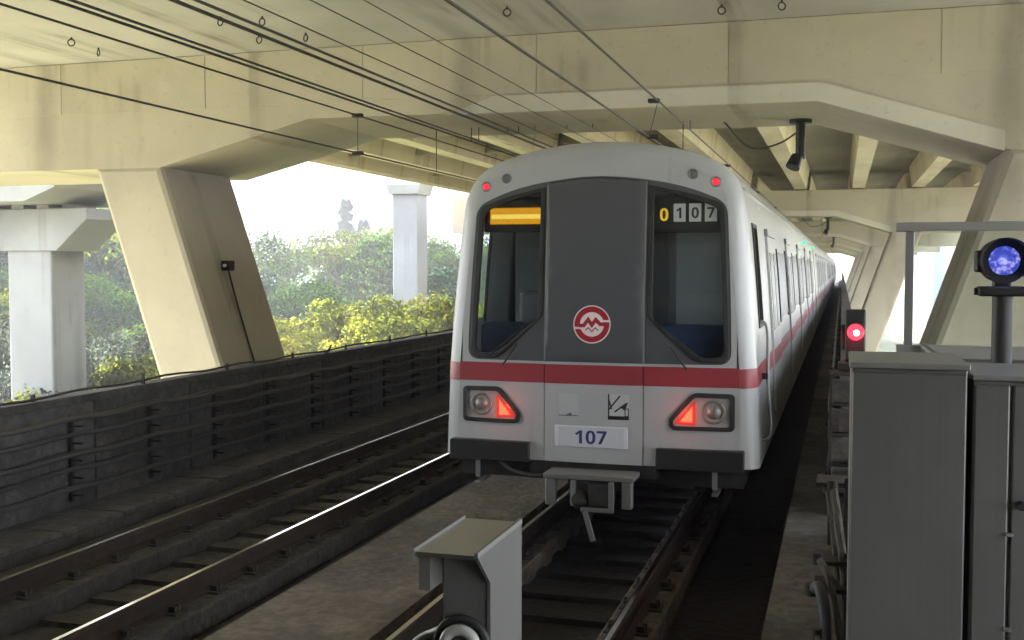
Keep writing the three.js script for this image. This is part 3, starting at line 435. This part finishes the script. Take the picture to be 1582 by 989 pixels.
for (const [z, y] of [[-14.6, 3.05], [-21, 3.05]]) { const l = part('side_lamp', rbox(TX + 1.4, TX + 1.47, y, y + 0.07, TZ + z - 0.07, TZ + z + 0.07, 0.02), glow(0.05, 0.9, 0.4, 0.2), train, 'small lit green lamp on the train side'); }

// ---------------------------------------------------------------- platform end: post, cabinets, glass screen, signals
{ const t = thing('gate_post', 'stainless steel post with flat bright top at the platform edge', 'post', [-0.515, 1.05, -1.55]);
  const side = (x0, x1) => { const g = extrudeZ([[-1.42, 2.155], [-1.475, 2.105], [-1.475, 1.05], [-1.635, 1.05], [-1.635, 2.155]].map(([z, y]) => [-z, y]), 0, x1 - x0); g.rotateY(Math.PI / 2); g.translate(x0, 0, 0); return boxUV(g); };
  part('side_plate', side(-0.483, -0.478), M.steelPost, t); part('stem', rbox(-0.553, -0.4835, 1.05, 2.15, -1.63, -1.478, 0.004), M.steelPost, t);
  part('top_plate', box(-0.572, -0.4833, 2.152, 2.158, -1.635, -1.42), M.steelTop, t); part('top_rim', [box(-0.5745, -0.5725, 2.146, 2.162, -1.637, -1.418), box(-0.4831, -0.4775, 2.1555, 2.163, -1.637, -1.418)], M.galv, t);
  part('hanging_bracket', box(-0.5705, -0.5535, 2.1, 2.1515, -1.56, -1.43), M.steelDark, t);
  const r = new THREE.TorusGeometry(0.024, 0.0085, 12, 36); r.translate(-0.521, 2.012, -1.464); part('ring', r, M.lensClear, t, 'pale grey ring on the front of the post'); const r2 = new THREE.TorusGeometry(0.038, 0.006, 10, 36); r2.translate(-0.521, 2.012, -1.473); part('ring_seat', r2, M.rubber, t);
  part('conduit', tube([[-0.7, 1.9, -1.6], [-0.64, 1.965, -1.6], [-0.6, 1.99, -1.58], [-0.55, 2.03, -1.485]], 0.006, 24, 7), M.galv, t); part('conduit', tube([[-0.69, 1.88, -1.58], [-0.63, 1.945, -1.58], [-0.59, 1.965, -1.56], [-0.55, 1.99, -1.482]], 0.005, 24, 7), M.cable, t); }
{ const t = thing('steel_cabinet', 'tall brushed steel cabinet nearest the train', 'cabinet', [0.2, 1.05, -3.7], 'cabinets at the platform end');
  part('body', rbox(0.032, 0.366, 1.05, 2.25, -3.95, -3.512, 0.006), M.steelDark, t); part('door', rbox(0.036, 0.364, 1.07, 2.238, -3.511, -3.496, 0.006), M.steel, t); part('top_cap', rbox(0.026, 0.372, 2.2505, 2.268, -3.96, -3.49, 0.004), M.galv, t);
  const u = thing('steel_cabinet', 'lower steel cabinet at the right edge with latches', 'cabinet', [0.6, 1.05, -3.7], 'cabinets at the platform end');
  part('body', rbox(0.381, 0.9, 1.05, 2.222, -3.95, -3.512, 0.006), M.steelDark, u); part('door', rbox(0.385, 0.482, 1.07, 2.21, -3.511, -3.496, 0.006), M.steel, u); part('door', rbox(0.49, 0.897, 1.07, 2.21, -3.511, -3.496, 0.006), M.steel, u); part('top_cap', rbox(0.378, 0.903, 2.2225, 2.238, -3.96, -3.49, 0.004), M.galv, u);
  for (const y of [1.76, 1.475]) part('latch', rbox(0.476, 0.497, y, y + 0.012, -3.496, -3.483, 0.003), M.galv, u); part('handle', cyl([0.515, 1.855, -3.497], [0.515, 1.855, -3.47], 0.014, 0.012, 16), M.black, u); }
{ const t = thing('glass_screen', 'grey metal framed glass screen behind the blue signal', 'screen', [1.3, 1.05, -5]);
  part('top_rail', rbox(0.22, 2.7, 2.712, 2.75, -5.03, -4.97, 0.004), M.frameMetal, t); part('middle_rail', rbox(0.23, 2.7, 2.168, 2.224, -5.03, -4.97, 0.004), M.frameMetal, t);
  for (const x of [0.278, 1.45, 2.6]) part('post', rbox(x - 0.018, x + 0.018, 1.045, 2.711, -5.02, -4.98, 0.004), M.galv, t);
  for (const [a, b] of [[0.298, 1.43], [1.47, 2.58]]) { part('glass_pane', box(a, b, 2.226, 2.71, -5.002, -5.0), M.clearGlass, t); part('lower_pane', box(a, b, 1.1, 2.166, -5.004, -4.996), M.steelDark, t); }
  part('brace', cyl([0.34, 2.22, -4.96], [0.52, 2.08, -4.6], 0.016, 0.016, 10), M.galv, t); }
{ const x = 0.553, z = -4.25, t = thing('blue_signal', 'round signal with blue lit lens on a dark post', 'signal', [x, 1.05, z]);
  part('post', cyl([x, 1.05, z], [x, 2.47, z], 0.035, 0.035, 20), M.pole, t); part('collar', [rbox(x - 0.085, x + 0.085, 2.455, 2.49, z - 0.05, z + 0.05, 0.01), cyl([x - 0.095, 2.472, z], [x + 0.095, 2.472, z], 0.014, 0.014, 10)], M.black, t);
  const h = part('housing', [cyl([x, 2.582, z - 0.1], [x, 2.582, z + 0.02], 0.078, 0.082, 28), rbox(x - 0.09, x - 0.06, 2.54, 2.62, z - 0.08, z, 0.01), rbox(x - 0.03, x + 0.03, 2.47, 2.52, z - 0.06, z, 0.01)], M.black, t);
  const hood = new THREE.CylinderGeometry(0.08, 0.08, 0.09, 28, 1, true, -Math.PI * 0.75, Math.PI * 1.5); hood.rotateX(Math.PI / 2); hood.rotateZ(Math.PI); hood.translate(x, 2.582, z + 0.06); part('hood', hood, new THREE.MeshStandardMaterial({ color: 0x0c0c0c, side: THREE.DoubleSide, roughness: 0.6 }), h);
  const n = fbm(9, 9, 2), tx = makeTex(64, 1, (u, v) => { const q = sat((n(u, v) - 0.38) * 3); return [0.25 + 0.5 * q * q, 0.32 + 0.4 * q * q, 0.75 + 0.25 * q]; }); tx.repeat.set(1, 1);
  const lm = new THREE.MeshStandardMaterial({ color: 0x0a0c30, emissive: 0xffffff, emissiveMap: tx, emissiveIntensity: 0.1, roughness: 0.35 }), lens = new THREE.CircleGeometry(0.052, 32); lens.translate(x, 2.582, z + 0.024); part('lit_lens', lens, lm, h, 'mottled blue lit lens');
  pointLamp(0.3, 0.35, 1, 0.002, t, 0, 1.532, 0.05); }
{ const x = 0.03, z = -9.1, t = thing('equipment_rack', 'grey rack of small boxes beside the walkway below the red signal', 'rack', [x, 0.35, z]);
  for (const a of [-0.1, 0.1]) for (const b of [-0.15, 0.15]) part('post', rbox(x + a - 0.012, x + a + 0.012, 0.35, 1.74, z + b - 0.012, z + b + 0.012, 0.004), M.iron, t);
  for (let k = 0; k < 6; k++) part('shelf', rbox(x - 0.115, x + 0.115, 0.5 + k * 0.24, 0.525 + k * 0.24, z - 0.17, z + 0.17, 0.006), M.iron, t);
  for (let k = 0; k < 5; k++) part('box', rbox(x - 0.09, x + 0.085, 0.526 + k * 0.24, 0.69 + k * 0.24, z - 0.13, z + 0.13, 0.012), [M.walk, M.galv, M.walk, M.wallBrown, M.walk][k], t);
  const s = thing('red_signal', 'dwarf signal with lit red lens on top of the rack', 'signal', [0.1, 1.75, z]);
  part('base', rbox(-0.02, 0.27, 1.74, 1.8, z - 0.1, z + 0.1, 0.01), M.black, s); part('housing', [rbox(0.03, 0.19, 1.8, 2.22, z - 0.12, z, 0.02), rbox(0.0, 0.04, 1.9, 2.1, z - 0.1, z - 0.02, 0.01)], M.black, s);
  const hd = new THREE.CylinderGeometry(0.075, 0.075, 0.12, 24, 1, true, -Math.PI / 2, Math.PI); hd.rotateX(Math.PI / 2); hd.rotateZ(Math.PI); hd.translate(0.112, 2.04, z + 0.06); part('hood', hd, new THREE.MeshStandardMaterial({ color: 0x0c0c0c, side: THREE.DoubleSide, roughness: 0.6 }), s);
  const l = new THREE.SphereGeometry(0.066, 20, 8, 0, Math.PI * 2, 0, Math.PI / 2); l.scale(1, 0.4, 1); l.rotateX(Math.PI / 2); l.translate(0.112, 2.04, z); part('lit_lens', l, glow(1, 0.03, 0.05, 0.5), s, 'lit red lens'); const c = new THREE.SphereGeometry(0.026, 12, 8); c.translate(0.118, 2.035, z + 0.016); part('lit_bulb', c, glow(1, 0.55, 0.5, 1), s);
  pointLamp(1, 0.05, 0.06, 0.02, s, 0.012, 0.29, 0.1); }
[[[[-0.03, 1.36, -6.2], [0.0, 1.18, -6.1], [0.03, 0.95, -6], [0.03, 0.5, -5.9], [0.02, 0.355, -5.8]], 0.022, 'upper grey hose bending down beside the cabinet'], [[[-0.06, 1.33, -6.3], [-0.03, 1.15, -6.2], [0.0, 0.9, -6.1], [0.02, 0.5, -6.1], [0.0, 0.355, -6]], 0.018, 'thinner grey hose left of the upper hose'], [[[-0.1, 1.0, -6], [-0.05, 0.95, -5.9], [-0.01, 0.8, -5.8], [0.03, 0.6, -5.7], [0.05, 0.355, -5.6]], 0.02, 'pale hose arching in the middle of the bundle'], [[[-0.12, 0.86, -5.9], [-0.09, 0.9, -5.8], [-0.06, 0.8, -5.75], [-0.05, 0.5, -5.7], [-0.05, 0.355, -5.65]], 0.03, 'thick dark hose hooked over at the lower left'], [[[-0.09, 0.72, -5.6], [-0.07, 0.65, -5.5], [-0.06, 0.5, -5.45], [-0.03, 0.355, -5.4]], 0.02, 'short grey hose at the bottom of the bundle']].forEach(([p, r, l], i) => { const t = thing('cable_hose', l, 'hose', p[p.length - 1], 'hoses beside the cabinet'); part('hose', tube(p, r, 30, 9), i === 3 ? M.cable : M.walk, t); part('end_fitting', cyl([p[0][0], p[0][1] - 0.03, p[0][2]], [p[0][0] - 0.005, p[0][1] + 0.03, p[0][2]], r * 1.4, r * 1.4, 10), M.iron, t); });
{ const t = thing('hose_stand', 'iron stand that carries the hoses beside the cabinet', 'stand', [0.04, 0.35, -6.1]); part('post', rbox(0.03, 0.07, 0.35, 1.4, -6.25, -6.21, 0.006), M.iron, t); for (const [y, z] of [[1.36, -6.22], [0.98, -6.0], [0.86, -5.9]]) part('arm', rbox(-0.12, 0.07, y - 0.012, y + 0.012, z - 0.23, z + 0.02, 0.004), M.iron, t); }

// ---------------------------------------------------------------- beyond the viaduct: ramp piers, trees, towers
{ const t = thing('ramp_pier', 'white hammerhead pier carrying a grey deck at the left edge', 'pier', [-21.5, GY, -25.7], 'ramp piers');
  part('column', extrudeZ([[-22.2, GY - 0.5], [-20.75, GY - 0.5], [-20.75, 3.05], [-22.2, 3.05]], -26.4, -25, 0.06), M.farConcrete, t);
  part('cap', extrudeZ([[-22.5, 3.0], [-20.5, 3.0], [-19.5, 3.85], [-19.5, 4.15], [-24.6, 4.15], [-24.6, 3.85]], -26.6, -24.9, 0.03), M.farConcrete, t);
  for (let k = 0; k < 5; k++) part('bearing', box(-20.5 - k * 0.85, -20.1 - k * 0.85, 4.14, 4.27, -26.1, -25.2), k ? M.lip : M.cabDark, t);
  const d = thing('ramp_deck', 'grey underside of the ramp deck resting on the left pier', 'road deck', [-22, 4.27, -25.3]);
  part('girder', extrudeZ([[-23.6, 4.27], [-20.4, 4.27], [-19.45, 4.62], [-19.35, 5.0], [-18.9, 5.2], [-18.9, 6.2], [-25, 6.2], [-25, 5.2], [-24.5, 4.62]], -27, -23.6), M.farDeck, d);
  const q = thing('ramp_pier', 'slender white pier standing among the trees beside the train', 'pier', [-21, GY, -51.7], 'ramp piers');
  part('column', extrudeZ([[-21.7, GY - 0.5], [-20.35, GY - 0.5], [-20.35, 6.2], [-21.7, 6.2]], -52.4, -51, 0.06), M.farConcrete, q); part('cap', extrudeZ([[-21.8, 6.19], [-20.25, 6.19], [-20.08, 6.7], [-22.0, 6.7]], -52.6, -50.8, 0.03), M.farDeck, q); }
// leaves
const leafMats = {};
function leafMat(key, r, g, b) { return leafMats[key] ??= mat(r, g, b, { transmission: 0.45, thickness: 0, roughness: 0.9, vertexColors: true, side: THREE.DoubleSide }); }
function crownGeo(R, H, clumps, leaves, size, spire) {
  const pos = [], col = [], nrm = [], C = [];
  for (let k = 0; k < clumps; k++) {
    const a = rr(0, Math.PI * 2), u = rr(-0.75, 1), q = Math.sqrt(Math.max(0, 1 - u * u)) * Math.pow(rnd(), 0.3), rad = rr(0.2, 0.34) * R * (spire ? 0.8 : 1);
    const f = spire ? 0.06 + 0.94 * (1 - (u + 0.75) / 1.75) : 1;
    C.push([Math.cos(a) * q * R * 0.86 * f * rr(0.85, 1.15), u * H * 0.5 * rr(0.9, 1.08), Math.sin(a) * q * R * 0.86 * f * rr(0.85, 1.15), rad, rr(0.72, 1.25), rr(-0.12, 0.2)]);
  }
  const v = new THREE.Vector3(), t1 = new THREE.Vector3(), t2 = new THREE.Vector3(), n = new THREE.Vector3();
  for (let i = 0; i < leaves; i++) {
    const c = C[i % clumps]; v.set(rr(-1, 1), rr(-0.55, 1), rr(-1, 1)).normalize(); const r = c[3] * Math.pow(rnd(), 0.25) * rr(0.85, 1.12);
    const x = c[0] + v.x * r, y = c[1] + v.y * r * 0.8, z = c[2] + v.z * r;
    n.copy(v).add(t1.set(rr(-1, 1), rr(-0.4, 1), rr(-1, 1)).multiplyScalar(0.7)).normalize(); t1.set(rr(-1, 1), rr(-1, 1), rr(-1, 1)).cross(n).normalize(); t2.crossVectors(n, t1);
    const s = size * rr(0.6, 1.3), w = s * 0.55, k = c[4] * rr(0.75, 1.25), ye = c[5] + rr(-0.08, 0.08);
    const A = [x - t1.x * s, y - t1.y * s, z - t1.z * s], B = [x + t2.x * w, y + t2.y * w, z + t2.z * w], D = [x + t1.x * s, y + t1.y * s, z + t1.z * s], E = [x - t2.x * w, y - t2.y * w, z - t2.z * w];
    for (const p of [A, B, D, A, D, E]) { pos.push(...p); nrm.push(n.x, n.y, n.z); col.push(Math.min(1.6, k * (1 + ye)) * 0.97, k * 0.97, k * (1 - ye) * 0.97); }
  }
  const g = new THREE.BufferGeometry(); g.setAttribute('position', new THREE.Float32BufferAttribute(pos, 3)); g.setAttribute('normal', new THREE.Float32BufferAttribute(nrm, 3)); g.setAttribute('color', new THREE.Float32BufferAttribute(col, 3)); return g;
}
const crowns = [0, 1, 2, 3].map((k) => crownGeo(4.4, 7.4, 46 + k * 6, 21000, 0.105)), smallCrowns = [0, 1].map(() => crownGeo(3, 4.4, 40, 22000, 0.066)), spireCrown = crownGeo(2.6, 13, 90, 16000, 0.16, true);
function trunkGeo(h, r, limb) { const l = [cyl([0, -0.4, 0], [0.15, h * 0.55, 0.1], r, r * 0.75, 10), cyl([0.15, h * 0.53, 0.1], [0, h, 0], r * 0.75, r * 0.3, 9)]; for (let k = 0; k < 5; k++) { const a = k * 1.3 + rnd(), y = h * rr(0.45, 0.75); l.push(cyl([0.1, y, 0.1], [Math.cos(a) * limb, y + limb * 0.75, Math.sin(a) * limb], r * 0.4, r * 0.12, 7)); } return boxUV(merged(l)); }
const trunks = [trunkGeo(9, 0.22, 2.6), trunkGeo(9, 0.18, 2.2)], smallTrunk = trunkGeo(5, 0.13, 1.6);
function tree(label, X, D, topY, kind, [r, g, b], key, wide = 1) {
  const t = thing('broadleaf_tree', label, 'tree', [X, GY, -D], 'trees beyond the parapet'), small = kind === 's', hC = small ? 4.4 : 7.4, H = topY - GY;
  const sc = small ? Math.max(1, H / 8) : H / 12.2, cy = H - hC * sc * 0.56;
  const k = Math.floor(rnd() * (small ? 2 : 4)); const c = piece('crown', (small ? smallCrowns : crowns)[k], leafMat(key, r, g, b), t, 0, cy, 0, rr(0, 6)); c.scale.set(sc * wide, sc, sc * wide);
  const q = piece('trunk', small ? smallTrunk : trunks[k % 2], M.bark, t, 0, 0, 0, rr(0, 6)); q.scale.set(sc, Math.max(0.3, (cy + hC * sc * 0.2) / (small ? 5 : 9)), sc);
}
const G = { dark: [0.11, 0.26, 0.06], mid: [0.22, 0.44, 0.06], bright: [0.44, 0.62, 0.06], yellow: [0.54, 0.6, 0.07], grey: [0.25, 0.3, 0.225], blue: [0.11, 0.24, 0.135] };
const T = [
  // far row seen between the leaning leg and the train
  ['tall bright green tree just right of the leaning leg, far row', -37.5, 54, 5.0, 'b', 'bright'], ['tall green tree second right of the leaning leg, far row', -35.5, 61, 4.6, 'b', 'mid'], ['tall bright tree left of the slender pier, far row', -33, 66, 4.9, 'b', 'bright'], ['round green tree just left of the slender pier', -29, 65, 4.0, 'b', 'mid'], ['green tree right of the slender pier, far row', -25.5, 70, 4.2, 'b', 'mid'], ['dark tree touching the train edge, far row', -24, 76, 4.4, 'b', 'dark'], ['bright tree behind the slender pier', -31, 74, 5.2, 'b', 'bright'],
  // middle row
  ['dark green tree right of the leaning leg, middle row', -32, 47, 2.2, 'b', 'dark'], ['blue green tree in the middle row left of the slender pier', -29, 50, 2.0, 'b', 'blue'], ['dark tree directly left of the slender pier, middle row', -25.5, 50, 1.7, 'b', 'dark'], ['green tree right of the slender pier, middle row', -22, 58, 1.9, 'b', 'blue'], ['shaded tree beside the train, middle row', -19.5, 62, 2.1, 'b', 'dark'], ['mid green tree lower right of the leaning leg', -28, 42, 0.8, 'b', 'mid'],
  // near row, yellow
  ['yellow green tree nearest the leaning leg foot', -23.6, 36, 0.1, 's', 'bright'], ['yellow tree top left of centre above the parapet', -22.2, 38, 0.6, 's', 'yellow'], ['brightest yellow tree top above the parapet', -20.4, 40, 1.0, 's', 'yellow'], ['yellow tree below the slender pier', -18.5, 41.5, 1.1, 's', 'yellow'], ['yellow tree right of the slender pier foot', -16.7, 43, 1.05, 's', 'yellow'], ['yellow green tree beside the train edge', -15, 45, 1.0, 's', 'bright'], ['low green tree above the parapet in the gap', -21, 33, -0.5, 's', 'mid'],
  // seen between the left pier and the leaning leg
  ['tall yellow green tree top left of the leaning leg', -43, 50, 7.4, 'b', 'bright'], ['tall green tree beside the left pier', -46, 47, 6.2, 'b', 'mid'], ['dark tree behind the left pier gap', -41, 45, 4.6, 'b', 'dark'], ['pointed green tree beside the left pier column', -37, 40, 2.2, 'b', 'mid'], ['round bright tree in the left gap', -34, 39, 1.5, 'b', 'bright'], ['green tree against the leaning leg, left gap', -33.5, 42, 1.9, 'b', 'mid'],
  ['leafy green tree filling the gap below the left pier cap', -40.5, 49, 5.6, 'b', 'mid'], ['bright tree behind the leaning leg, seen on its left', -37, 47, 4.6, 'b', 'bright'], ['dark tree low in the left gap', -36, 44, 2.9, 'b', 'blue'],
  ['grey green bushy tree beside the left pier foot', -27.5, 31, -0.2, 's', 'grey'], ['grey green bushy tree second from the left pier foot', -26, 32.5, 0, 's', 'grey'], ['grey green bushy tree against the leaning leg', -25.3, 34.5, 0.1, 's', 'grey'], ['grey green low tree behind the left pier', -28.5, 33, 0.3, 's', 'grey'], ['yellow green bush at the leaning leg foot, left side', -19.7, 26, -0.3, 's', 'yellow'], ['small yellow tree top just above the parapet, right one', -18.2, 21.3, -1.2, 's', 'yellow'], ['small yellow tree top just above the parapet at the left pier foot', -19.2, 20.8, -1.25, 's', 'yellow'],
];
T.forEach(([l, x, d, y, k, c]) => tree(l, x, d, y, k, G[c], c, 1));
for (const [X, D, h, l] of [[-46.6, 98, 17.6, 'taller'], [-45.2, 99, 15.6, 'shorter']]) { const t = thing('conifer_tree', l + ' dark pointed conifer rising behind the far trees', 'tree', [X, GY, -D], 'conifers behind the trees'); const c = piece('crown', spireCrown, leafMat('conifer', 0.04, 0.08, 0.05), t, 0, h - 6, 0, rr(0, 6)); piece('trunk', trunks[1], M.bark, t, 0, 0, 0); }
// pale towers in the haze
const towerWall = mat(0.62, 0.62, 0.64, con), towerGlass = mat(0.3, 0.34, 0.4, { roughness: 0.3 });
[[-175, 240, 17, 60, 'leftmost pale tower block in the haze'], [-150, 262, 15, 52, 'second pale tower block in the haze'], [-128, 275, 20, 66, 'broad pale tower block above the trees'], [-98, 268, 14, 45, 'pale tower block left of the slender pier'], [-84, 320, 20, 70, 'farthest tower block beside the slender pier'], [-235, 262, 18, 60, 'pale tower block seen beside the left pier'], [45, 260, 22, 60, 'pale tower block seen through the glass screen'], [22, 200, 16, 34, 'low pale block right of the line']].forEach(([x, D, w, h, l]) => {
  const t = thing('tower_block', l, 'building', [x, GY, -D - w / 2], 'hazy tower blocks'); part('wall', box(x - w / 2, x + w / 2, GY, GY + h, -D - w, -D), towerWall, t); part('roof_house', box(x - w / 5, x + w / 5, GY + h, GY + h + 4, -D - w * 0.7, -D - w * 0.3), towerWall, t);
  for (let k = 0; k < 4; k++) { const a = x - w / 2 + w * (k + 0.28) / 4; part('window_bay', box(a, a + w * 0.11, GY + 3, GY + h - 2, -D - 0.2, -D + 0.12), towerGlass, t); }
});

renderer.render(scene, camera);
